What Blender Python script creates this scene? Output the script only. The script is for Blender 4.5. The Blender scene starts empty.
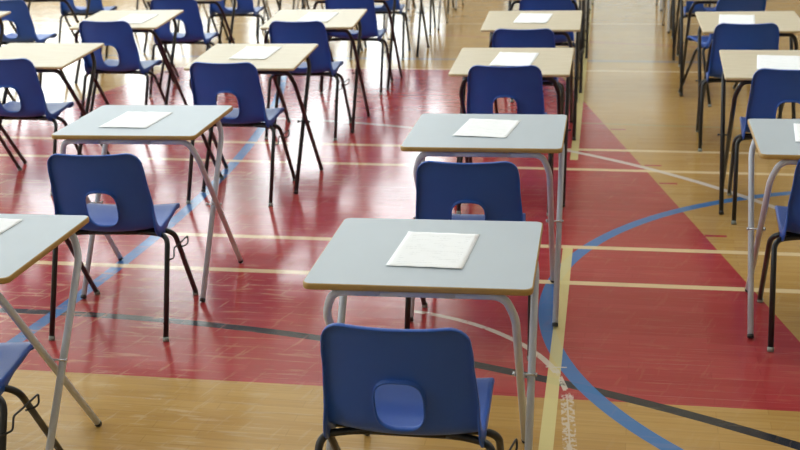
import bpy, bmesh, math, random
from mathutils import Vector, Matrix
PI = math.pi
scene = bpy.context.scene
COL = scene.collection

# ---------------------------------------------------------------- camera
cam_d = bpy.data.cameras.new('camera'); cam = bpy.data.objects.new('camera', cam_d); COL.objects.link(cam)
scene.camera = cam
PIT, ROLL, CAM_H, FOC = 0.3456289, -0.0296486, 1.82715, 1.493146
fwd = Vector((0, math.cos(PIT), -math.sin(PIT))); up0 = Vector((0, math.sin(PIT), math.cos(PIT))); r0 = Vector((1, 0, 0))
rt = r0*math.cos(ROLL) + up0*math.sin(ROLL); up = up0*math.cos(ROLL) - r0*math.sin(ROLL)
M = Matrix((rt, up, -fwd)).transposed().to_4x4(); M.translation = Vector((0, 0, CAM_H)); cam.matrix_world = M
cam_d.sensor_width = 36; cam_d.sensor_fit = 'HORIZONTAL'; cam_d.lens = FOC*36
cam_d.shift_x = -5.06/800; cam_d.shift_y = 41.65/800
cam_d.clip_start = .05; cam_d.clip_end = 200
cam_d.dof.use_dof = True; cam_d.dof.focus_distance = 3.7; cam_d.dof.aperture_fstop = 5.6

# ---------------------------------------------------------------- world, daylight, exposure
W = bpy.data.worlds.new('overcast_sky'); scene.world = W; W.use_nodes = True
bg = W.node_tree.nodes['Background']; bg.inputs[0].default_value = (.90, .96, 1.0, 1); bg.inputs[1].default_value = 5.3
HX0, HX1, HY0, HY1, HZ = -9.5, 7.5, -5.0, 20.0, 7.2        # the hall
FAR_WIN = [(x, x+1.75) for x in (-9.0, -6.85, -4.7, -2.55)]+[(-.6, .8)]
FAR_Z = (1.0, 6.0)
LEFT_WIN = [(y, y+2.6) for y in (-1.5, 2.0, 5.5, 9.0, 12.5, 16.0)]
LEFT_Z = (2.4, 6.2)
ADDED_ROOF_WIN = [(x, x+1.1) for x in (-6.8, -3.2, 0.4, 4.0)]; ROOF_Y = (2.5, 14.0)
def portal(name, loc, rot, sx, sy):
    l = bpy.data.lights.new(name, 'AREA'); l.shape = 'RECTANGLE'; l.size = sx; l.size_y = sy
    l.cycles.is_portal = True
    o = bpy.data.objects.new(name, l); o.location = loc; o.rotation_euler = rot; COL.objects.link(o)
for a, b in FAR_WIN:
    portal('daylight_portal', ((a+b)/2, HY1+.32, sum(FAR_Z)/2), (-PI/2, 0, 0), b-a, FAR_Z[1]-FAR_Z[0])
portal('daylight_portal', (3.1, HY1+.32, 1.6), (-PI/2, 0, 0), 2.8, 3.2)
for a, b in LEFT_WIN:
    portal('daylight_portal', (HX0-.32, (a+b)/2, sum(LEFT_Z)/2), (0, -PI/2, 0), LEFT_Z[1]-LEFT_Z[0], b-a)
for a, b in ADDED_ROOF_WIN:
    portal('daylight_portal', ((a+b)/2, sum(ROOF_Y)/2, HZ+.22), (0, 0, 0), b-a, ROOF_Y[1]-ROOF_Y[0])
vs = scene.view_settings
vs.view_transform = 'Standard'; vs.look = 'None'; vs.gamma = 1; vs.use_curve_mapping = False
vs.exposure = 0.18
scene.cycles.max_bounces = 8; scene.cycles.diffuse_bounces = 4; scene.cycles.glossy_bounces = 3
scene.cycles.transparent_max_bounces = 8; scene.cycles.sample_clamp_indirect = 6

# ---------------------------------------------------------------- materials
def srgb(r, g, b):
    f = lambda c: (c/255/12.92) if c/255 <= .04045 else ((c/255+.055)/1.055)**2.4
    return (f(r), f(g), f(b), 1)
def new_mat(name):
    m = bpy.data.materials.new(name); m.use_nodes = True
    nt = m.node_tree; return m, nt, nt.nodes['Principled BSDF']
def link(nt, a, b): nt.links.new(a, b)
def simple(name, col, rough=.5, metal=0, var=.08, scale=30, bump=0, bscale=200, coat=0, spec=.5):
    m, nt, p = new_mat(name)
    tc = nt.nodes.new('ShaderNodeTexCoord'); n = nt.nodes.new('ShaderNodeTexNoise'); n.inputs['Scale'].default_value = scale
    n.inputs['Detail'].default_value = 3
    link(nt, tc.outputs['Object'], n.inputs['Vector'])
    mx = nt.nodes.new('ShaderNodeMix'); mx.data_type = 'RGBA'
    mx.inputs[6].default_value = tuple(c*(1-var) for c in col[:3])+(1,); mx.inputs[7].default_value = tuple(min(1, c*(1+var)) for c in col[:3])+(1,)
    link(nt, n.outputs[0], mx.inputs[0]); link(nt, mx.outputs[2], p.inputs['Base Color'])
    p.inputs['Roughness'].default_value = rough; p.inputs['Metallic'].default_value = metal
    p.inputs['Coat Weight'].default_value = coat; p.inputs['Specular IOR Level'].default_value = spec
    if bump:
        n2 = nt.nodes.new('ShaderNodeTexNoise'); n2.inputs['Scale'].default_value = bscale
        link(nt, tc.outputs['Object'], n2.inputs['Vector'])
        b = nt.nodes.new('ShaderNodeBump'); b.inputs['Strength'].default_value = bump; b.inputs['Distance'].default_value = .002
        link(nt, n2.outputs[0], b.inputs['Height']); link(nt, b.outputs[0], p.inputs['Normal'])
    return m
MAT = {}
MAT['blue'] = simple('blue_polypropylene', srgb(32, 85, 178), .38, var=.05, scale=12, bump=.25, bscale=900, spec=.5)
MAT['black_tube'] = simple('black_painted_tube', srgb(26, 25, 28), .35, var=.15)
MAT['grey_tube'] = simple('silver_grey_painted_tube', srgb(200, 205, 216), .28, metal=0, var=.06)
MAT['white_tube'] = simple('white_painted_tube', srgb(215, 215, 218), .35, var=.04)
MAT['grey_top'] = simple('grey_laminate', srgb(182, 190, 198), .46, var=.03, scale=6, spec=.4)
MAT['edge_ochre'] = simple('ochre_wooden_edge', srgb(176, 140, 78), .4, var=.12, scale=40)
MAT['edge_pale'] = simple('pale_wooden_edge', srgb(206, 186, 146), .4, var=.08, scale=40)
MAT['under'] = simple('brown_board_underside', srgb(120, 98, 70), .6, var=.1)
MAT['steel'] = simple('bright_steel', srgb(200, 200, 202), .25, metal=.9, var=.03)
MAT['tip'] = simple('pale_worn_glide', srgb(140, 145, 138), .5, var=.1)
MAT['dark_tip'] = simple('dark_rubber_glide', srgb(40, 38, 38), .6, var=.1)
MAT['wall'] = simple('cream_painted_plaster', srgb(214, 208, 194), .7, var=.03, scale=3)
MAT['ceil'] = simple('white_ceiling_panel', srgb(225, 224, 220), .8, var=.03, scale=2)
MAT['frame'] = simple('white_window_frame', srgb(220, 220, 220), .5, var=.03)
MAT['skirting'] = simple('brown_skirting_wood', srgb(110, 80, 50), .4, var=.12)

# wood laminate for the beige tops: grain along x
def wood_top():
    m, nt, p = new_mat('beige_wood_laminate')
    tc = nt.nodes.new('ShaderNodeTexCoord'); mp = nt.nodes.new('ShaderNodeMapping'); mp.inputs['Scale'].default_value = (2, 38, 1)
    n = nt.nodes.new('ShaderNodeTexNoise'); n.inputs['Scale'].default_value = 2.2; n.inputs['Detail'].default_value = 5
    link(nt, tc.outputs['Object'], mp.inputs[0]); link(nt, mp.outputs[0], n.inputs['Vector'])
    r = nt.nodes.new('ShaderNodeValToRGB'); r.color_ramp.elements[0].position = .3; r.color_ramp.elements[1].position = .7
    r.color_ramp.elements[0].color = srgb(199, 184, 158); r.color_ramp.elements[1].color = srgb(217, 205, 183)
    link(nt, n.outputs[0], r.inputs[0]); link(nt, r.outputs[0], p.inputs['Base Color'])
    p.inputs['Roughness'].default_value = .44
    return m
MAT['wood_top'] = wood_top()

# paper: white sheet with faint rows of print
def paper_mat():
    m, nt, p = new_mat('printed_paper')
    tc = nt.nodes.new('ShaderNodeTexCoord'); sep = nt.nodes.new('ShaderNodeSeparateXYZ'); link(nt, tc.outputs['Object'], sep.inputs[0])
    def mth(op, a, b=None, c=None):
        n = nt.nodes.new('ShaderNodeMath'); n.operation = op
        for i, v in enumerate((a, b, c)):
            if v is None: continue
            if isinstance(v, (int, float)): n.inputs[i].default_value = v
            else: link(nt, v, n.inputs[i])
        return n.outputs[0]
    rows = mth('FRACT', mth('MULTIPLY', sep.outputs[1], 62.0))
    ink = mth('LESS_THAN', rows, .38)
    mp = nt.nodes.new('ShaderNodeMapping'); mp.inputs['Scale'].default_value = (260, 62, 1); link(nt, tc.outputs['Object'], mp.inputs[0])
    n = nt.nodes.new('ShaderNodeTexNoise'); n.inputs['Scale'].default_value = 1.0; link(nt, mp.outputs[0], n.inputs['Vector'])
    ink = mth('MULTIPLY', ink, mth('GREATER_THAN', n.outputs[0], .47))
    mpb = nt.nodes.new('ShaderNodeMapping'); mpb.inputs['Scale'].default_value = (14, 30, 1); link(nt, tc.outputs['Object'], mpb.inputs[0])
    nb = nt.nodes.new('ShaderNodeTexNoise'); nb.inputs['Scale'].default_value = 1.0; link(nt, mpb.outputs[0], nb.inputs['Vector'])
    ink = mth('MULTIPLY', ink, mth('GREATER_THAN', nb.outputs[0], .5))
    ink = mth('MULTIPLY', ink, mth('LESS_THAN', mth('ABSOLUTE', sep.outputs[0]), .085))
    ink = mth('MULTIPLY', ink, mth('LESS_THAN', mth('ABSOLUTE', sep.outputs[1]), .128))
    ink = mth('MULTIPLY', ink, .14)
    mx = nt.nodes.new('ShaderNodeMix'); mx.data_type = 'RGBA'; link(nt, ink, mx.inputs[0])
    mx.inputs[6].default_value = srgb(250, 250, 252); mx.inputs[7].default_value = srgb(130, 132, 140)
    link(nt, mx.outputs[2], p.inputs['Base Color']); p.inputs['Roughness'].default_value = .8; p.inputs['Specular IOR Level'].default_value = .2
    return m
MAT['paper'] = paper_mat()

def glass_mat():
    m, nt, p = new_mat('window_glass')
    nt.nodes.remove(p); out = nt.nodes['Material Output']
    t = nt.nodes.new('ShaderNodeBsdfTransparent'); t.inputs[0].default_value = (.96, .98, .97, 1)
    g = nt.nodes.new('ShaderNodeBsdfGlossy'); g.inputs['Roughness'].default_value = .02
    mx = nt.nodes.new('ShaderNodeMixShader'); mx.inputs[0].default_value = .06
    link(nt, t.outputs[0], mx.inputs[1]); link(nt, g.outputs[0], mx.inputs[2]); link(nt, mx.outputs[0], out.inputs[0])
    return m
MAT['glass'] = glass_mat()

# ---- sports hall floor: planks, painted key, court lines, wear
def floor_mat():
    m, nt, p = new_mat('varnished_sports_floor')
    N = nt.nodes
    def mth(op, a, b=None, c=None, clamp=False):
        n = N.new('ShaderNodeMath'); n.operation = op; n.use_clamp = clamp
        for i, v in enumerate((a, b, c)):
            if v is None: continue
            if isinstance(v, (int, float)): n.inputs[i].default_value = v
            else: link(nt, v, n.inputs[i])
        return n.outputs[0]
    def mix(f, a, b):
        n = N.new('ShaderNodeMix'); n.data_type = 'RGBA'
        if isinstance(f, (int, float)): n.inputs[0].default_value = f
        else: link(nt, f, n.inputs[0])
        for i, v in ((6, a), (7, b)):
            if isinstance(v, tuple): n.inputs[i].default_value = v
            else: link(nt, v, n.inputs[i])
        return n.outputs[2]
    tc = N.new('ShaderNodeTexCoord'); sep = N.new('ShaderNodeSeparateXYZ'); link(nt, tc.outputs['Object'], sep.inputs[0])
    X, Y = sep.outputs[0], sep.outputs[1]
    # court frame: u along the planks, v across
    rot = N.new('ShaderNodeMapping'); rot.inputs['Rotation'].default_value = (0, 0, .20); link(nt, tc.outputs['Object'], rot.inputs[0])
    def noise(scale3, detail=4, s=1.0, vec=None, rough=.6):
        mp = N.new('ShaderNodeMapping'); mp.inputs['Scale'].default_value = scale3; link(nt, vec or rot.outputs[0], mp.inputs[0])
        n = N.new('ShaderNodeTexNoise'); n.inputs['Scale'].default_value = s; n.inputs['Detail'].default_value = detail
        n.inputs['Roughness'].default_value = rough
        link(nt, mp.outputs[0], n.inputs['Vector']); return n.outputs[0]
    def smooth(v, a, b):
        n = N.new('ShaderNodeMapRange'); n.interpolation_type = 'SMOOTHSTEP'
        n.inputs[1].default_value = a; n.inputs[2].default_value = b; link(nt, v, n.inputs[0]); return n.outputs[0]
    br = N.new('ShaderNodeTexBrick'); link(nt, rot.outputs[0], br.inputs['Vector'])
    br.inputs['Scale'].default_value = 1; br.inputs['Brick Width'].default_value = .46; br.inputs['Row Height'].default_value = .052
    br.inputs['Mortar Size'].default_value = .0016; br.inputs['Mortar Smooth'].default_value = .3; br.inputs['Bias'].default_value = 0
    br.inputs['Color1'].default_value = (0, 0, 0, 1); br.inputs['Color2'].default_value = (1, 1, 1, 1); br.inputs['Mortar'].default_value = (.5, .5, .5, 1)
    br.offset = .37
    grain = noise((3, 60, 1), 5)
    wood = mix(mth('ADD', mth('MULTIPLY', br.outputs[0], .45), mth('MULTIPLY', noise((1.1, 1.6, 1), 4), .55)), srgb(172, 130, 68), srgb(196, 158, 94))
    wood = mix(mth('MULTIPLY', smooth(grain, .35, .75), .35), wood, srgb(150, 108, 58))
    wood = mix(mth('MULTIPLY', br.outputs[1], .22), wood, srgb(110, 78, 44))
    broad = noise((.35, .6, 1), 3)
    # wear: short pale scuffs lying along two directions
    sc1 = smooth(noise((4.5, 38, 1), 5, 1.0), .555, .64)
    r2 = N.new('ShaderNodeMapping'); r2.inputs['Rotation'].default_value = (0, 0, -1.1); link(nt, tc.outputs['Object'], r2.inputs[0])
    sc2 = smooth(noise((4.5, 34, 1), 5, 1.0, r2.outputs[0]), .575, .66)
    scuff = mth('MAXIMUM', sc1, mth('MULTIPLY', sc2, .8))
    scratch = smooth(noise((1.5, 130, 1), 2, 1.0), .62, .70)
    # wear is heaviest on the left of the hall
    left = smooth(mth('MULTIPLY', X, -1.0), -.6, 1.3)
    patch = smooth(broad, .42, .60)
    wearamt = mth('MULTIPLY', mth('MAXIMUM', mth('MULTIPLY', left, 1.0), .18), mth('MAXIMUM', patch, .45))
    wood = mix(mth('MULTIPLY', mth('MULTIPLY', scuff, wearamt), .65), wood, srgb(214, 196, 158))
    wood = mix(mth('MULTIPLY', mth('MULTIPLY', scratch, .3), .8), wood, srgb(210, 190, 150))
    # red key
    def side(x0, y0, x1, y1, px, py):      # mask of the half plane holding (px,py)
        nx, ny = y1-y0, -(x1-x0); L = math.hypot(nx, ny); nx /= L; ny /= L; c = nx*x0+ny*y0
        if nx*px+ny*py < c: nx, ny, c = -nx, -ny, -c
        d = mth('SUBTRACT', mth('ADD', mth('MULTIPLY', X, nx), mth('MULTIPLY', Y, ny)), c)
        return mth('GREATER_THAN', d, 0.0)
    red = side(-1.444, 4.068, 1.292, 3.544, 0, 6)
    for s in ((1.34, 7.879, 1.472, 4.158), (1.62, 9.6, -.9, 10.14), (-1.95, 10.3, -3.15, 7.3)):
        red = mth('MULTIPLY', red, side(*s, 0, 6))
    ticks = [(1.36, 7.59, 1.455, 7.572), (1.40, 6.68, 1.495, 6.662), (1.405, 6.30, 1.50, 6.282), (1.43, 5.385, 1.53, 5.365)]
    rcol = mix(br.outputs[0], srgb(160, 54, 55), srgb(170, 62, 63))
    rcol = mix(mth('MULTIPLY', smooth(grain, .45, .8), .25), rcol, srgb(142, 40, 46))
    rcol = mix(mth('MULTIPLY', br.outputs[1], .25), rcol, srgb(120, 40, 40))
    rw = mth('MULTIPLY', mth('MULTIPLY', scuff, wearamt), .85)
    rcol = mix(rw, rcol, srgb(205, 158, 120))
    rcol = mix(mth('MULTIPLY', scratch, .22), rcol, srgb(215, 160, 155))
    # line helpers
    def seg(x0, y0, x1, y1, w, ext=0):
        dx, dy = x1-x0, y1-y0; L = math.hypot(dx, dy); dx /= L; dy /= L; nx, ny = -dy, dx
        d = mth('ABSOLUTE', mth('SUBTRACT', mth('ADD', mth('MULTIPLY', X, nx), mth('MULTIPLY', Y, ny)), nx*x0+ny*y0))
        k = mth('LESS_THAN', d, w/2)
        t = mth('SUBTRACT', mth('ADD', mth('MULTIPLY', X, dx), mth('MULTIPLY', Y, dy)), dx*x0+dy*y0)
        return mth('MULTIPLY', k, mth('LESS_THAN', mth('ABSOLUTE', mth('SUBTRACT', t, L/2)), L/2+ext))
    def ring(cx, cy, r, w):
        a = mth('SUBTRACT', X, cx); b = mth('SUBTRACT', Y, cy)
        d = mth('SQRT', mth('ADD', mth('MULTIPLY', a, a), mth('MULTIPLY', b, b)))
        return mth('LESS_THAN', mth('ABSOLUTE', mth('SUBTRACT', d, r)), w/2)
    def union(ms):
        o = ms[0]
        for k in ms[1:]: o = mth('MAXIMUM', o, k)
        return o
    red = mth('MAXIMUM', red, union([seg(*t, .03) for t in ticks]))
    col = mix(red, wood, rcol)
    chip = mth('SUBTRACT', 1.0, mth('MULTIPLY', scuff, mth('MULTIPLY', wearamt, .9)))
    # dark grey arc, blue arcs, cream lines
    dark = ring(-2.67, -1.17, 5.93, .05)
    col = mix(mth('MULTIPLY', dark, mth('MULTIPLY', chip, .98)), col, srgb(36, 41, 48))
    blue = union([ring(2.36, 4.26, 1.81, .06), mth('MULTIPLY', ring(-16.71, 8.73, 15.79, .062), mth('LESS_THAN', Y, 11.5))])
    col = mix(mth('MULTIPLY', blue, mth('MULTIPLY', chip, .95)), col, srgb(58, 114, 172))
    cream = union([seg(-1.708, 5.282, 1.64, 4.625, .046, 9), seg(-1.01, 5.628, 1.786, 5.08, .046, 9),
                   seg(-1.305, 7.59, 1.06, 7.095, .046, 9), seg(-1.235, 7.11, 1.13, 6.612, .046, 9),
                   seg(1.621, 9.6, 2.313, 9.447, .046, 9), seg(2.035, 12.1, 2.893, 11.92, .05, 9)])
    col = mix(mth('MULTIPLY', cream, mth('MULTIPLY', chip, .92)), col, srgb(222, 196, 152))
    faint = seg(1.383, 7.739, 2.3, 7.49, .03, .2)
    col = mix(mth('MULTIPLY', faint, .45), col, srgb(140, 150, 105))
    col = mix(mth('MULTIPLY', seg(-1.0, 10.68, 2.414, 9.878, .09, 4), .5), col, srgb(120, 128, 140))
    col = mix(mth('MULTIPLY', seg(.3, 11.75, 2.467, 10.674, .06, .5), .45), col, srgb(168, 96, 92))
    yel = union([seg(1.017, 6.85, 2.185, 13.7, .046), seg(.3, 2.62, .762, 5.265, .046)])
    col = mix(mth('MULTIPLY', yel, .88), col, srgb(214, 200, 140))
    # white arcs, one of them half worn away
    col = mix(mth('MULTIPLY', mth('MULTIPLY', ring(-2.16, 3.95, 4.45, .04), mth('GREATER_THAN', X, -1.6)), .8), col, srgb(214, 204, 196))
    rough_edge = noise((17, 17, 1), 5)
    arc = mth('MULTIPLY', ring(-.33, 3.73, .88, .026), mth('MULTIPLY', mth('GREATER_THAN', X, .0), mth('GREATER_THAN', Y, 3.9)))
    arc = mth('MULTIPLY', arc, smooth(rough_edge, .36, .44))
    tape = mth('MULTIPLY', seg(.535, 3.93, .55, 3.7, .02), smooth(rough_edge, .45, .52))
    tape2 = mth('MULTIPLY', union([seg(.545, 3.72, .475, 3.1, .006), mth('MULTIPLY', seg(.545, 3.72, .475, 3.1, .045), smooth(noise((55, 55, 1), 4), .47, .53))]), .75)
    col = mix(mth('MULTIPLY', union([arc, tape, tape2, seg(.50, 3.955, .575, 3.945, .009)]), .85), col, srgb(212, 200, 184))
    link(nt, col, p.inputs['Base Color'])
    rr = mth('ADD', mth('MULTIPLY', noise((1.2, 5, 1), 4), .12), mth('ADD', mth('MULTIPLY', scuff, .06), .10))
    link(nt, rr, p.inputs['Roughness'])
    p.inputs['IOR'].default_value = 1.5
    # slight cupping of the boards
    h = mth('ADD', mth('MULTIPLY', br.outputs[0], .25), mth('MULTIPLY', noise((1.5, 9, 1), 2), 1.0))
    b = N.new('ShaderNodeBump'); b.inputs['Strength'].default_value = .22; b.inputs['Distance'].default_value = .0035
    link(nt, h, b.inputs['Height']); link(nt, b.outputs[0], p.inputs['Normal'])
    return m
MAT['floor'] = floor_mat()

# ---------------------------------------------------------------- mesh helpers
def finish(name, bm, mat, parent=None, smooth=True):
    me = bpy.data.meshes.new(name); bmesh.ops.recalc_face_normals(bm, faces=bm.faces); bm.to_mesh(me); bm.free()
    for f in me.polygons: f.use_smooth = smooth
    me.materials.append(MAT[mat])
    o = bpy.data.objects.new(name, me); COL.objects.link(o)
    if parent: o.parent = parent
    return o
def add_box(bm, x0, x1, y0, y1, z0, z1):
    v = [bm.verts.new((x, y, z)) for x in (x0, x1) for y in (y0, y1) for z in (z0, z1)]
    for f in ((0, 1, 3, 2), (4, 6, 7, 5), (0, 4, 5, 1), (2, 3, 7, 6), (0, 2, 6, 4), (1, 5, 7, 3)):
        bm.faces.new([v[i] for i in f])
def spline(pts, n=8):
    """Catmull-Rom through pts"""
    P = [Vector(p) for p in pts]; out = []
    for i in range(len(P)-1):
        p0 = P[i-1] if i else P[0]*2-P[1]; p1, p2 = P[i], P[i+1]; p3 = P[i+2] if i+2 < len(P) else P[-1]*2-P[-2]
        for k in range(n):
            t = k/n
            out.append(.5*((2*p1)+(-p0+p2)*t+(2*p0-5*p1+4*p2-p3)*t*t+(-p0+3*p1-3*p2+p3)*t**3))
    out.append(P[-1]); return out
def fillet(pts, r, n=6):
    """round the inner corners of a polyline"""
    P = [Vector(p) for p in pts]; out = [P[0]]
    for i in range(1, len(P)-1):
        a, b, c = P[i-1], P[i], P[i+1]; d1 = (a-b); d2 = (c-b)
        rr = min(r, d1.length*.49, d2.length*.49); s = b+d1.normalized()*rr; e = b+d2.normalized()*rr
        for k in range(n+1):
            t = k/n; out.append(s*(1-t)**2+b*2*t*(1-t)+e*t*t)
    out.append(P[-1]); return out
def add_tube(bm, path, r, seg=12, caps=True):
    P = [Vector(p) for p in path]; rings = []
    t = (P[1]-P[0]).normalized(); nrm = t.orthogonal().normalized()
    for i, p in enumerate(P):
        t2 = ((P[min(i+1, len(P)-1)]-P[max(i-1, 0)])).normalized()
        nrm = (nrm-t2*nrm.dot(t2)).normalized(); b = t2.cross(nrm)
        rings.append([bm.verts.new(p+(nrm*math.cos(a)+b*math.sin(a))*r) for a in [2*PI*k/seg for k in range(seg)]])
    for A, B in zip(rings, rings[1:]):
        for k in range(seg): bm.faces.new((A[k], A[(k+1) % seg], B[(k+1) % seg], B[k]))
    if caps: bm.faces.new(rings[0][::-1]); bm.faces.new(rings[-1])
def tube_obj(name, path, r, mat, parent, seg=12):
    bm = bmesh.new(); add_tube(bm, path, r, seg); return finish(name, bm, mat, parent)
def empty(name, loc=(0, 0, 0), rz=0):
    o = bpy.data.objects.new(name, None); o.empty_display_size = .1; o.location = loc; o.rotation_euler = (0, 0, rz); COL.objects.link(o); return o
def tag(o, label=None, cat=None, group=None, kind=None):
    if label: o['label'] = label
    if cat: o['category'] = cat
    if group: o['group'] = group
    if kind: o['kind'] = kind
    return o
def copy_tree(o, parent=None):
    c = o.copy(); COL.objects.link(c)
    if parent: c.parent = parent
    for ch in [x for x in o.children]: copy_tree(ch, c)
    return c

# ---------------------------------------------------------------- the hall
def struct_box(name, boxes, mat):
    bm = bmesh.new()
    for b in boxes: add_box(bm, *b)
    return tag(finish(name, bm, mat, smooth=False), kind='structure')
struct_box('floor', [(HX0-.3, HX1+.3, HY0-.3, HY1+.3, -.2, 0)], 'floor')
ce = [HX0-.3]+[e for h in ADDED_ROOF_WIN for e in h]+[HX1+.3]
struct_box('ceiling', [(HX0-.3, HX1+.3, HY0-.3, ROOF_Y[0], HZ, HZ+.2), (HX0-.3, HX1+.3, ROOF_Y[1], HY1+.3, HZ, HZ+.2)]+[(ce[i], ce[i+1], ROOF_Y[0], ROOF_Y[1], HZ, HZ+.2) for i in range(0, len(ce), 2)], 'ceil')
def wall_with_holes(name, lo, hi, holes, z, mk):
    """solid strips around a row of openings"""
    bx = [mk(lo, hi, 0, z[0]), mk(lo, hi, z[1], HZ)]
    edges = [lo]+[e for h in holes for e in h]+[hi]
    for i in range(0, len(edges), 2): bx.append(mk(edges[i], edges[i+1], z[0], z[1]))
    return struct_box(name, bx, 'wall')
fw = [HX0-.3]+[e for h in FAR_WIN for e in h]+[HX1+.3]
wy = lambda a, b, c, d: (a, b, HY1, HY1+.3, c, d)
struct_box('wall_far', [wy(HX0-.3, HX1+.3, FAR_Z[1], HZ), wy(HX0-.3, 1.7, 0, FAR_Z[0]), wy(4.5, HX1+.3, 0, FAR_Z[0]), wy(1.7, 4.5, 3.2, FAR_Z[1]), wy(fw[-2], 1.7, *FAR_Z), wy(4.5, HX1+.3, *FAR_Z)]
           + [wy(fw[i], fw[i+1], *FAR_Z) for i in range(0, len(fw)-2, 2)], 'wall')
wall_with_holes('wall_left', HY0, HY1, LEFT_WIN, LEFT_Z, lambda a, b, c, d: (HX0-.3, HX0, a, b, c, d))
struct_box('wall_right', [(HX1, HX1+.3, HY0, HY1, 0, HZ)], 'wall')
struct_box('wall_near', [(HX0-.3, HX1+.3, HY0-.3, HY0, 0, HZ)], 'wall')
struct_box('baseboard_far', [(HX0, 1.7, HY1-.02, HY1, 0, .12), (4.5, HX1, HY1-.02, HY1, 0, .12)], 'skirting')
struct_box('baseboard_left', [(HX0, HX0+.02, HY0, HY1-.02, 0, .12)], 'skirting')
struct_box('baseboard_right', [(HX1-.02, HX1, HY0, HY1-.02, 0, .12)], 'skirting')
wn = 0
def window(a, b, z, mk):
    global wn; wn += 1
    w = .05; bx = [mk(a, a+w, z[0], z[1]), mk(b-w, b, z[0], z[1]), mk(a+w, b-w, z[0], z[0]+w), mk(a+w, b-w, z[1]-w, z[1])]
    m = (a+b)/2; bx.append(mk(m-.02, m+.02, z[0]+w, z[1]-w))
    zz = z[0]+(z[1]-z[0])*.68; bx += [mk(a+w, m-.02, zz-.02, zz+.02), mk(m+.02, b-w, zz-.02, zz+.02)]
    f = struct_box('window_%d' % wn, bx, 'frame')
    bm = bmesh.new(); g = mk(a+w, b-w, z[0]+w, z[1]-w); g = list(g)
    k = 2 if g[3]-g[2] < g[1]-g[0] else 0
    c = (g[k]+g[k+1])/2; g[k], g[k+1] = c-.003, c+.003
    add_box(bm, *g); finish('pane', bm, 'glass', f, False)
for a, b in FAR_WIN: window(a, b, FAR_Z, lambda a, b, c, d: (a, b, HY1+.12, HY1+.18, c, d))
for a, b in LEFT_WIN: window(a, b, LEFT_Z, lambda a, b, c, d: (HX0-.18, HX0-.12, a, b, c, d))

for a, b in ADDED_ROOF_WIN:  # unseen roof windows, added and placed for soft light from above
    wn += 1; y0, y1 = ROOF_Y; n = 9
    bx = [(a, a+.06, y0, y1, HZ+.04, HZ+.14), (b-.06, b, y0, y1, HZ+.04, HZ+.14)]
    bx += [(a+.06, b-.06, y0+(y1-y0-.06)*i/n, y0+(y1-y0-.06)*i/n+.06, HZ+.04, HZ+.14) for i in range(n+1)]
    f = struct_box('window_%d' % wn, bx, 'frame')
    bm = bmesh.new(); add_box(bm, a+.06, b-.06, y0+.06, y1-.06, HZ+.086, HZ+.092); finish('pane', bm, 'glass', f, False)

# glazed double door in the far wall, added unseen to brighten the floor's reflections
def frosted():
    m, nt, p = new_mat('frosted_glass'); nt.nodes.remove(p); out = nt.nodes['Material Output']
    a = nt.nodes.new('ShaderNodeBsdfTransparent'); a.inputs[0].default_value = (.55, .57, .55, 1)
    b = nt.nodes.new('ShaderNodeBsdfDiffuse'); b.inputs[0].default_value = (.7, .72, .7, 1)
    mx = nt.nodes.new('ShaderNodeMixShader'); mx.inputs[0].default_value = .35
    link(nt, a.outputs[0], mx.inputs[1]); link(nt, b.outputs[0], mx.inputs[2]); link(nt, mx.outputs[0], out.inputs[0]); return m
MAT['frosted'] = frosted()
for i, (a, b) in enumerate(((1.7, 3.1), (3.1, 4.5))):
    y = HY1+.12
    f = struct_box('added_door_%d' % (i+1), [(a, a+.08, y, y+.05, .01, 3.2), (b-.08, b, y, y+.05, .01, 3.2), (a+.08, b-.08, y, y+.05, .01, .22), (a+.08, b-.08, y, y+.05, 3.1, 3.2), (a+.08, b-.08, y, y+.05, 1.0, 1.1)], 'frame')
    bm = bmesh.new(); add_box(bm, a+.08, b-.08, y+.02, y+.03, .22, 3.1); finish('pane', bm, 'frosted', f, False)
    bm = bmesh.new(); hx = b-.05 if i == 0 else a+.05
    add_tube(bm, fillet([(hx, y, .95), (hx, y-.06, .95), (hx, y-.06, 1.25), (hx, y, 1.25)], .02, 4), .009); finish('added_door_handle', bm, 'steel', f)

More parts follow.
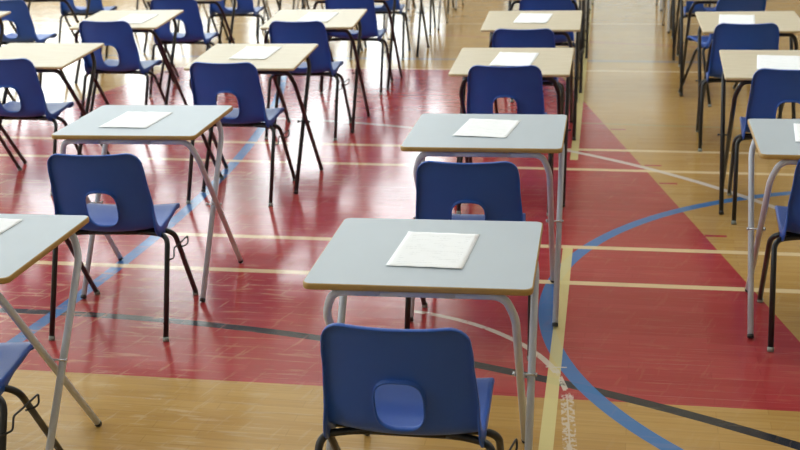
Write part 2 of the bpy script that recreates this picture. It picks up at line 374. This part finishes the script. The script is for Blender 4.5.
# ---------------------------------------------------------------- the chair
def make_shell(parent):
    prof = spline([(-.197, .736), (-.178, .66), (-.158, .58), (-.138, .50), (-.118, .44), (-.094, .412), (-.055, .400),
                   (.02, .399), (.10, .404), (.17, .411), (.212, .412), (.238, .402), (.248, .386)], 12)
    P2 = [(p[0], p[1]) for p in [(q.x, q.y) for q in [Vector((a[0], a[1], 0)) for a in prof]]]
    acc = [0]
    for a, b in zip(P2, P2[1:]): acc.append(acc[-1]+math.hypot(b[0]-a[0], b[1]-a[1]))
    TOT = acc[-1]
    def prof_at(d):
        d = max(0, min(TOT, d)); i = 0
        while i < len(acc)-2 and acc[i+1] < d: i += 1
        t = (d-acc[i])/(acc[i+1]-acc[i]); a, b = P2[i], P2[i+1]
        return (a[0]+(b[0]-a[0])*t, a[1]+(b[1]-a[1])*t)
    def lerp_tab(tab, x):
        for (a, va), (b, vb) in zip(tab, tab[1:]):
            if x <= b:
                t = (x-a)/(b-a); t = t*t*(3-2*t); return va+(vb-va)*t
        return tab[-1][1]
    WT = [(0, .173), (.10, .181), (.25, .190), (.36, .196), (.45, .194), (TOT, .188)]
    RT, RF = .046, .04
    rows = [0, .0015, .005, .011, .019, .029, .040]+[.052+.0125*i for i in range(int((TOT-.052-.042)/.0125))]
    last = rows[-1]; rows += [TOT-x for x in (.034, .026, .018, .011, .005, .0015, 0) if TOT-x > last+.002]
    NU = 40
    bm = bmesh.new(); grid = []
    def half(d):
        w = lerp_tab(WT, d)
        if d < RT: w -= RT-math.sqrt(max(0, RT*RT-(RT-d)**2))
        e = TOT-d
        if e < RF: w -= RF-math.sqrt(max(0, RF*RF-(RF-e)**2))
        return w
    def place(x, d):
        """point of the shell at half-width coordinate x and arc length d"""
        y, z = prof_at(d); s = abs(x)/.19
        y0, z0 = prof_at(d-.004); y1, z1 = prof_at(d+.004); L = math.hypot(y1-y0, z1-z0); ty, tz = (y1-y0)/L, (z1-z0)/L
        ny, nz = -tz, ty          # towards the sitter
        back = lerp_tab([(0, .020), (.2, .022), (.33, .010), (.45, .012), (TOT-.05, .010), (TOT, .004)], d)
        k = back*s**2.2
        k -= lerp_tab([(0, 0), (.20, .004), (.34, .009), (.44, .005), (.52, 0), (TOT, 0)], d)*max(0, 1-s*s)
        sag = .006*math.cos(min(1, s)*PI/2)*max(0, 1-d/.05)     # top edge dips a little in the middle
        return Vector((x, y+ny*k, z+nz*k-sag))
    HX, HD0, HD1 = .067, .152, .308       # the hand hole: half width, start and end along the back
    hc = (HD0+HD1)/2; hh = (HD1-HD0)/2
    def inside(x, d):
        return (abs(x)/HX)**3+(abs(d-hc)/hh)**3 < 1
    for d in rows:
        w = half(d); grid.append([(bm.verts.new(place(w*(2*i/NU-1), d)), w*(2*i/NU-1), d) for i in range(NU+1)])
    info = {v: (x, d) for r in grid for v, x, d in r}
    faces = []
    for a, b in zip(grid, grid[1:]):
        for i in range(NU):
            cx = (a[i][1]+a[i+1][1]+b[i][1]+b[i+1][1])/4; cd = (a[i][2]+b[i][2])/2
            if inside(cx, cd): continue
            faces.append(bm.faces.new((a[i][0], a[i+1][0], b[i+1][0], b[i][0])))
    for v in [v for v in bm.verts if not v.link_faces]: info.pop(v, None); bm.verts.remove(v)
    # outer rim loop before snapping
    rim = [g[0] for g in grid[0]]+[r[-1][0] for r in grid[1:]]+[g[0] for g in reversed(grid[-1][:-1])]+[r[0][0] for r in reversed(grid[1:-1])]
    rimset = set(rim)
    hole = [v for v in bm.verts if v.is_boundary and v not in rimset]
    for v in hole:
        x, d = info[v]; u, w = x/HX, (d-hc)/hh; n = (abs(u)**3+abs(w)**3)**(1/3)
        x, d = x/n, hc+(d-hc)/n; info[v] = (x, d); v.co = place(x, d)
    # relax the ring of vertices next to the hole
    near = {e.other_vert(v) for v in hole for e in v.link_edges}-set(hole)-rimset
    for _ in range(3):
        new = {v: sum((e.other_vert(v).co for e in v.link_edges), Vector())/len(v.link_edges) for v in near}
        for v, c in new.items():
            v.co = v.co.lerp(c, .5)
    bm.normal_update()
    # order the hole loop
    hs = set(hole); loop = [hole[0]]; prev = None
    while True:
        nx = [e.other_vert(loop[-1]) for e in loop[-1].link_edges if e.is_boundary and e.other_vert(loop[-1]) in hs and e.other_vert(loop[-1]) is not prev]
        prev = loop[-1]
        if not nx or nx[0] is loop[0] or len(loop) > 400: break
        loop.append(nx[0])
    def outn(d):     # direction away from the sitter
        y0, z0 = prof_at(d-.004); y1, z1 = prof_at(d+.004); L = math.hypot(y1-y0, z1-z0); return Vector((0, (z1-z0)/L, -(y1-y0)/L))
    def lip(ring, depth, centre_dir):
        n = len(ring); prevr = ring
        base = [v.co.copy() for v in ring]; outs = []
        for i, v in enumerate(ring):
            x, d = info[v]; tan = (base[(i+1) % n]-base[i-1]).normalized(); o = outn(d); side = tan.cross(o).normalized()
            if side.dot(centre_dir(v)) < 0: side = -side
            outs.append((side, o, d))
        for k, (a, b) in enumerate(((.0022, .0006), (.0038, .0026), (.0042, 1))):
            cur = []
            for i, (s, o, d) in enumerate(outs):
                dep = depth(d) if b == 1 else b
                cur.append(bm.verts.new(base[i]+s*a+o*dep))
            for i in range(n): bm.faces.new((prevr[i], prevr[(i+1) % n], cur[(i+1) % n], cur[i]))
            prevr = cur
    def rim_dir(v):
        x, d = info[v]
        if v in topset: return Vector((x*.3, -.2, 1))
        if v in frontset: return Vector((x*.3, 1, -.3))
        return Vector((1 if x > 0 else -1, 0, 0))
    topset = {g[0] for g in grid[0]}; frontset = {g[0] for g in grid[-1]}
    lip(rim, lambda d: lerp_tab([(0, .013), (.22, .014), (.33, .044), (.40, .036), (.50, .014), (TOT, .010)], d), rim_dir)
    def hole_dir(v):
        x, d = info[v]; a = place(x, d)-place(x*.9, hc+(d-hc)*.9); return -a
    lip(loop, lambda d: .014, hole_dir)
    o = finish('shell', bm, 'blue', parent)
    s = o.modifiers.new('thickness', 'SOLIDIFY'); s.thickness = .0042; s.offset = 0
    return o
def make_chair():
    root = empty('school_chair')
    make_shell(root)
    R = .0105
    for sx in (-1, 1):
        # rear leg: from the cross rail over a rounded shoulder down to the floor
        p = fillet([(sx*.10, -.052, .383), (sx*.150, -.058, .383), (sx*.226, -.084, .380), (sx*.230, -.247, .012)], .07, 8)
        l = tube_obj('leg', p, R, 'black_tube', root)
        tube_obj('foot_cap', [(sx*.2297, -.2455, .016), (sx*.2305, -.250, 0)], .0122, 'tip', l)
        p = fillet([(sx*.10, -.020, .379), (sx*.231, -.016, .383), (sx*.220, .252, .012)], .075, 8)
        l = tube_obj('leg', p, R, 'black_tube', root)
        tube_obj('foot_cap', [(sx*.2178, .249, .016), (sx*.2184, .256, 0)], .0122, 'tip', l)
    bm = bmesh.new()
    add_tube(bm, [(-.11, -.052, .383), (.11, -.052, .383)], R); finish('seat_frame', bm, 'black_tube', root)
    tube_obj('seat_frame', [(-.11, -.020, .379), (.11, -.020, .379)], R, 'black_tube', root)
    for sx in (-1, 1): tube_obj('seat_rail', [(sx*.09, -.052, .385), (sx*.09, .14, .392)], .006, 'black_tube', root, 8)
    hk = fillet([(.229, -.15, .296), (.255, -.12, .300), (.249, -.09, .330), (.252, -.05, .328), (.273, .03, .342), (.275, .02, .314), (.264, .01, .306), (.247, -.012, .308)], .009, 3)
    tube_obj('linking_hook', hk, .0032, 'black_tube', root, 8)
    return root

# ---------------------------------------------------------------- the desk
def rounded_slab(w, d, r, z0, z1, n=6, inset=0):
    pts = []
    w2, d2 = w/2-inset, d/2-inset
    for cx, cy, a0 in ((w2-r, d2-r, 0), (-w2+r, d2-r, PI/2), (-w2+r, -d2+r, PI), (w2-r, -d2+r, 1.5*PI)):
        for k in range(n+1):
            a = a0+PI/2*k/n; pts.append((cx+r*math.cos(a), cy+r*math.sin(a)))
    return pts
def make_desk(kind, outer='back'):
    """kind: grey, wood or white (wood top on white legs). Local origin on the floor under the top's centre."""
    root = empty('exam_desk')
    grey = kind == 'grey'
    Wd, Dp = (.608, .576) if grey else (.606, .585)
    zf, zb = (.728, .728) if grey else (.699, .733)
    tube = {'grey': 'grey_tube', 'wood': 'black_tube', 'white': 'white_tube'}[kind]
    top_m, edge_m, T = ('grey_top', 'edge_ochre', .018) if grey else ('wood_top', 'edge_pale', .014)
    tilt = math.atan2(zb-zf, Dp); zc = (zf+zb)/2
    def place(o):
        o.location = (0, 0, zc); o.rotation_euler = (tilt, 0, 0)
    pts = rounded_slab(Wd, Dp, .022 if grey else .012, 0, 0)
    bm = bmesh.new()                                   # the laminate board
    ins = .003
    k = [(x*(1-2*ins/Wd), y*(1-2*ins/Dp)) for x, y in pts]
    lo = [bm.verts.new((x, y, -T)) for x, y in k]; hi = [bm.verts.new((x, y, 0)) for x, y in k]
    bm.faces.new(hi); bm.faces.new(lo[::-1]); n = len(k)
    for i in range(n): bm.faces.new((lo[i], lo[(i+1) % n], hi[(i+1) % n], hi[i]))
    top = finish('table_top', bm, top_m, root, False); place(top)
    bm = bmesh.new()                                   # rounded edge banding around it
    prof = [(ins, 0), (.0012, -.0006), (0, -.003), (0, -T+.003), (.0012, -T+.0006), (ins, -T)]
    rings = []
    for off, z in prof: rings.append([bm.verts.new((x*(1-2*off/Wd), y*(1-2*off/Dp), z)) for x, y in pts])
    for A, B in zip(rings, rings[1:]):
        for i in range(n): bm.faces.new((A[i], B[i], B[(i+1) % n], A[(i+1) % n]))
    place(finish('edge_band', bm, edge_m, root))
    R = .0114
    yf, yb = -Dp/2, Dp/2
    zt = lambda y: zc+(y/Dp)*(zb-zf)-T-R-.003
    y0, y1, fy = yf+.035, yb-.055, .245
    sr = .036 if grey else .03
    for xs, ya, yfoot in (((.256, y0, fy), (.287, y1, -fy)) if outer == 'back' and kind == 'grey' else ((.247, y0, fy), (.278, y1, -fy)) if outer == 'back' else ((.290, y0, fy), (.264, y1, -fy))):
        bx = .10
        for sx in (-1, 1):
            zz = zt(ya); p = fillet([(sx*bx, ya, zz), (sx*(xs-.028), ya, zz), (sx*xs, ya+(yfoot-ya)*.06, zz-.075), (sx*xs, yfoot, .018)], sr, 7)
            l = tube_obj('leg', p, R, tube, root)
            dirn = Vector((0, yfoot-ya, .018-zz)).normalized()
            e = Vector((sx*xs, yfoot, .018)); tube_obj('foot_cap', [e+dirn*.002, e+dirn*(.014)], R+.0008, 'dark_tip', l)
        tube_obj('crossbar', [(-bx-.01, ya, zt(ya)), (bx+.01, ya, zt(ya))], R, tube, root)
    # pivot bolts where the two frames cross
    za, zb_ = zt(y0), zt(y1)
    best = None
    for i in range(200):
        t = i/199; z = .66*(1-t); ya = y0+(fy-y0)*((za-z)/(za-.018)); yb2 = y1+(-fy-y1)*((zb_-z)/(zb_-.018))
        if best is None or abs(ya-yb2) < best[0]: best = (abs(ya-yb2), (ya+yb2)/2, z)
    for sx in (-1, 1):
        bm = bmesh.new(); _, yc, zc2 = best
        add_tube(bm, [(sx*.236, yc, zc2), (sx*.303, yc, zc2)], .0035, 8); add_tube(bm, [(sx*.298, yc, zc2), (sx*.304, yc, zc2)], .006, 10); add_tube(bm, [(sx*.234, yc, zc2), (sx*.241, yc, zc2)], .0075, 10)
        finish('pivot_bolt', bm, 'steel' if kind != 'wood' else 'black_tube', root)
    # fixing brackets under the top, at the cross bars
    for ya in (y0, y1):
        for x in (-.17, .17):
            bm = bmesh.new(); add_box(bm, x-.02, x+.02, ya-.016, ya+.016, zt(ya)+R-.002, zt(ya)+R+.0035); finish('bracket', bm, tube, root, False)
    return root

# ---------------------------------------------------------------- the sheet of paper
def make_paper(seed):
    rnd = random.Random(seed); bm = bmesh.new(); NX, NY = 14, 18; w, d = .212, .297
    ph = rnd.uniform(0, 6)
    g = [[bm.verts.new((w*(i/NX-.5), d*(j/NY-.5), .0015+.0010*(1-math.cos(2*PI*i/NX*1.0+ph))*.5*(1 if j < 3 else .4)+.002*max(0, (abs(j/NY-.5)-.38)/.12)**2*(.4+.6*math.sin(i*.7+ph)**2))) for j in range(NY+1)] for i in range(NX+1)]
    for i in range(NX):
        for j in range(NY): bm.faces.new((g[i][j], g[i+1][j], g[i+1][j+1], g[i][j+1]))
    o = finish('exam_paper', bm, 'paper'); s = o.modifiers.new('thickness', 'SOLIDIFY'); s.thickness = .0006; s.offset = 1
    return o

# ---------------------------------------------------------------- laying the hall out
# desks: key, kind, x, y, turn, label
GD = 'exam desks in rows across the hall'
G_CH, G_P = 'blue school chairs at the exam desks', 'exam papers on the desks'
DESKS = [
 ('M', 'grey', .072, 3.182, -.165, 'nearest grey-topped exam desk, in the middle of the picture'),
 ('L', 'grey', .341, 4.616, -.171, 'second grey-topped exam desk of the middle column, behind the nearest one'),
 ('J', 'grey_outer', -1.081, 4.99, -.152, 'free-standing grey-topped exam desk at left with all four silver legs showing'),
 ('K', 'grey', -1.335, 3.385, -.165, 'grey-topped exam desk cut off by the lower left edge of the picture'),
 ('I', 'grey', 1.629, 4.343, -.193, 'grey-topped exam desk cut off by the right edge of the picture'),
 ('Z', 'grey', 1.40, 2.88, -.20, 'exam desk outside the bottom right corner, one silver leg in view'),
 ('F', 'wood_inner', .594, 6.200, -.178, 'beige exam desk in the middle column just behind the two grey-topped ones'),
 ('E', 'wood_inner', .852, 7.609, -.169, 'farthest beige exam desk of the middle column with its top in view'),
 ('D', 'wood', -.802, 6.588, -.173, 'beige exam desk on black legs just behind the free-standing grey one'),
 ('C', 'wood', -.545, 7.98, -.144, 'whitish exam desk at the top, left of centre, with glare on its paper'),
 ('A', 'wood', -2.079, 6.848, -.188, 'pale exam desk without visible paper, cut off by the upper left edge'),
 ('B', 'wood', -1.832, 8.22, -.154, 'glare-bleached exam desk at top left between two chair backs'),
 ('H', 'wood_inner', 1.913, 5.894, -.201, 'beige exam desk at the right edge just behind the grey-topped one'),
 ('G', 'wood_inner', 2.137, 7.303, -.152, 'beige exam desk at top right with its left edge and paper in view'),
 ('Bl', 'wood', -3.098, 8.42, -.155, 'exam desk at the upper left edge, only the tip of its top showing'),
]
PAPERS = [
 ('M', .011, .001, -.06, 'exam paper on the nearest grey desk in the middle'),
 ('L', -.003, .024, -.12, 'exam paper on the second grey desk of the middle column'),
 ('J', -.037, -.012, -.06, 'exam paper on the free-standing grey desk at left'),
 ('K', -.005, .08, -.05, 'exam paper on the lower left grey desk, only a corner showing'),
 ('I', -.045, .035, -.09, 'exam paper cut off by the right edge, on the right-hand grey desk'),
 ('D', .0, .055, -.06, 'exam paper on the beige desk just behind the free-standing grey one'),
 ('E', 0, .041, -.10, 'exam paper on the farthest beige desk of the middle column'),
 ('F', .005, .018, -.10, 'exam paper partly behind a chair back on the first beige middle desk'),
 ('G', -.075, .025, -.11, 'exam paper on the top right beige desk, its front hidden by a chair'),
 ('H', -.028, .008, -.08, 'exam paper at the right edge on the beige desk behind the grey one'),
 ('C', .015, .02, -.08, 'exam paper on the whitish desk at the top, left of centre'),
 ('B', .065, -.02, -.07, 'exam paper fading into the glare on the bleached desk at top left'),
]
CHAIRS = [
 ('M', 0.004, 2.80, -.187, 'nearest blue plastic chair, seen from behind at the bottom of the picture'),
 ('L', .257, 4.295, -.140, 'blue plastic chair just behind the nearest middle desk, lower half hidden'),
 ('J', -1.145, 4.568, -.100, 'blue plastic chair at left in front of the free-standing grey desk'),
 ('K', -1.345, 3.14, -.125, 'blue plastic chair in the bottom left corner, only its seat edge showing'),
 ('I', 1.612, 4.235, -.185, 'blue plastic chair cut off by the right edge, before the grey-topped desk'),
 ('F', .550, 6.05, -.165, 'blue plastic chair just behind the second grey desk of the middle column'),
 ('E', .774, 7.30, -.175, 'blue plastic chair at the farthest beige desk of the middle column'),
 ('D', -.880, 6.375, -.200, 'blue plastic chair right behind the free-standing grey desk, wire hook on its leg'),
 ('C', -.603, 7.79, -.190, 'blue plastic chair at the whitish desk, behind the paper-bearing beige desk at left'),
 ('A', -2.133, 6.705, -.180, 'blue plastic chair cut off by the left edge, above the lower left grey desk'),
 ('B', -1.872, 8.06, -.230, 'blue plastic chair in front of the glare-bleached desk at top left'),
 ('H', 1.885, 5.745, -.195, 'blue plastic chair at the right edge, directly behind the right-hand grey desk'),
 ('G', 2.060, 7.16, -.185, 'blue plastic chair between the two beige desks at top right'),
 ('Bn', -1.643, 9.288, -.18, 'blue plastic chair whose back rises behind the right end of the glare-bleached desk'),
 ('Cn', -.323, 9.20, -.188, 'blue plastic chair whose back rises behind the right end of the whitish desk'),
 ('Zn', -2.976, 9.504, -.2, 'blue plastic chair in the top left corner with black legs seen through its hole'),
 ('Gn', 2.32, 8.46, .22, 'blue plastic chair turned sideways behind the top right beige desk'),
 ('En', 1.075, 8.72, -.165, 'blue plastic chair behind the farthest beige desk of the middle column'),
 ('Co', -.156, 10.631, -.15, 'blue plastic chair at the top edge, just right of the one behind the whitish desk'),
 ('Bo', -1.43, 10.75, -.16, 'blue plastic chair at the top edge, between the glare-bleached and the whitish desk'),
 ('Zo', -2.83, 11.1, -.16, 'blue plastic chair at the top edge above the left end of the bleached desk'),
]
proto = {k: make_desk(k) for k in ('grey',)}; proto['wood'] = make_desk('wood', 'front'); proto['wood_inner'] = make_desk('wood', 'back'); proto['white'] = make_desk('white', 'front'); proto['grey_outer'] = make_desk('grey', 'front')
used = set()
def put_desk(kind, x, y, a, label, group=GD):
    o = copy_tree(proto[kind]) if kind in used else proto[kind]; used.add(kind)
    o.location = (x, y, 0); o.rotation_euler = (0, 0, a); return tag(o, label, 'desk', group)
chair0 = make_chair(); cused = []
def put_chair(x, y, a, label, group=G_CH):
    o = copy_tree(chair0) if cused else chair0; cused.append(1)
    o.location = (x, y, 0); o.rotation_euler = (0, 0, a); return tag(o, label, 'chair', group)
DK = {}
for k, kind, x, y, a, lab in DESKS: DK[k] = (kind, x, y, a); put_desk(kind, x, y, a, lab)
for i, (k, lx, ly, a, lab) in enumerate(PAPERS):
    kind, x, y, ra = DK[k]; tilt = 0 if kind[:4] == 'grey' else math.atan2(.034, .585); z = .728 if kind[:4] == 'grey' else .716
    o = make_paper(i)
    o.matrix_world = Matrix.Translation((x, y, z)) @ Matrix.Rotation(ra, 4, 'Z') @ Matrix.Rotation(tilt, 4, 'X') @ Matrix.Translation((lx, ly, .0003)) @ Matrix.Rotation(a, 4, 'Z')
    tag(o, lab, 'paper', G_P)
for k, x, y, a, lab in CHAIRS:
    o = put_chair(x, y, a, lab)
    if k == 'L':                                   # no linking hook on this one
        for ch in list(o.children):
            if ch.name.startswith('linking_hook'): bpy.data.objects.remove(ch)
    if k in 'FDCABHG': o.scale = (1, 1, 1.02)      # a slightly taller batch of chairs at the beige desks

# rows farther back, of which the photo shows little more than the legs
rnd = random.Random(5)
BACK = []     # (column, row, x, y)
cols = {'c': (1.10, 9.03), 'l': (-.31, 9.38), 'll': (-1.60, 9.62), 'lll': (-2.85, 9.98), 'r': (2.37, 8.72)}
names = {'c': 'middle column', 'l': 'column left of aisle', 'll': 'second column left of aisle', 'lll': 'leftmost column', 'r': 'right-hand column'}
ordn = ['fifth', 'sixth', 'seventh', 'eighth']
skip = {('c', 0), ('l', 0), ('l', 1), ('ll', 0), ('ll', 1), ('lll', 0), ('lll', 1), ('r', 0)}
for ck, (bx, by) in cols.items():
    for r in range(4):
        x, y = bx+.25*r+rnd.uniform(-.02, .02), by+1.43*r+rnd.uniform(-.03, .03)
        da = rnd.uniform(-.03, .03)
        put_desk('white' if r >= 2 else 'wood_inner' if ck in 'cr' else 'wood', x, y, -.165, '%s row exam desk, %s, %s legs at the top edge' % (ordn[r], names[ck], 'white' if r >= 2 else 'black'))
        if (ck, r) not in skip:
            put_chair(x-.06, y-.28, -.165+da, '%s row blue chair, %s, black legs at the top edge' % (ordn[r], names[ck]))
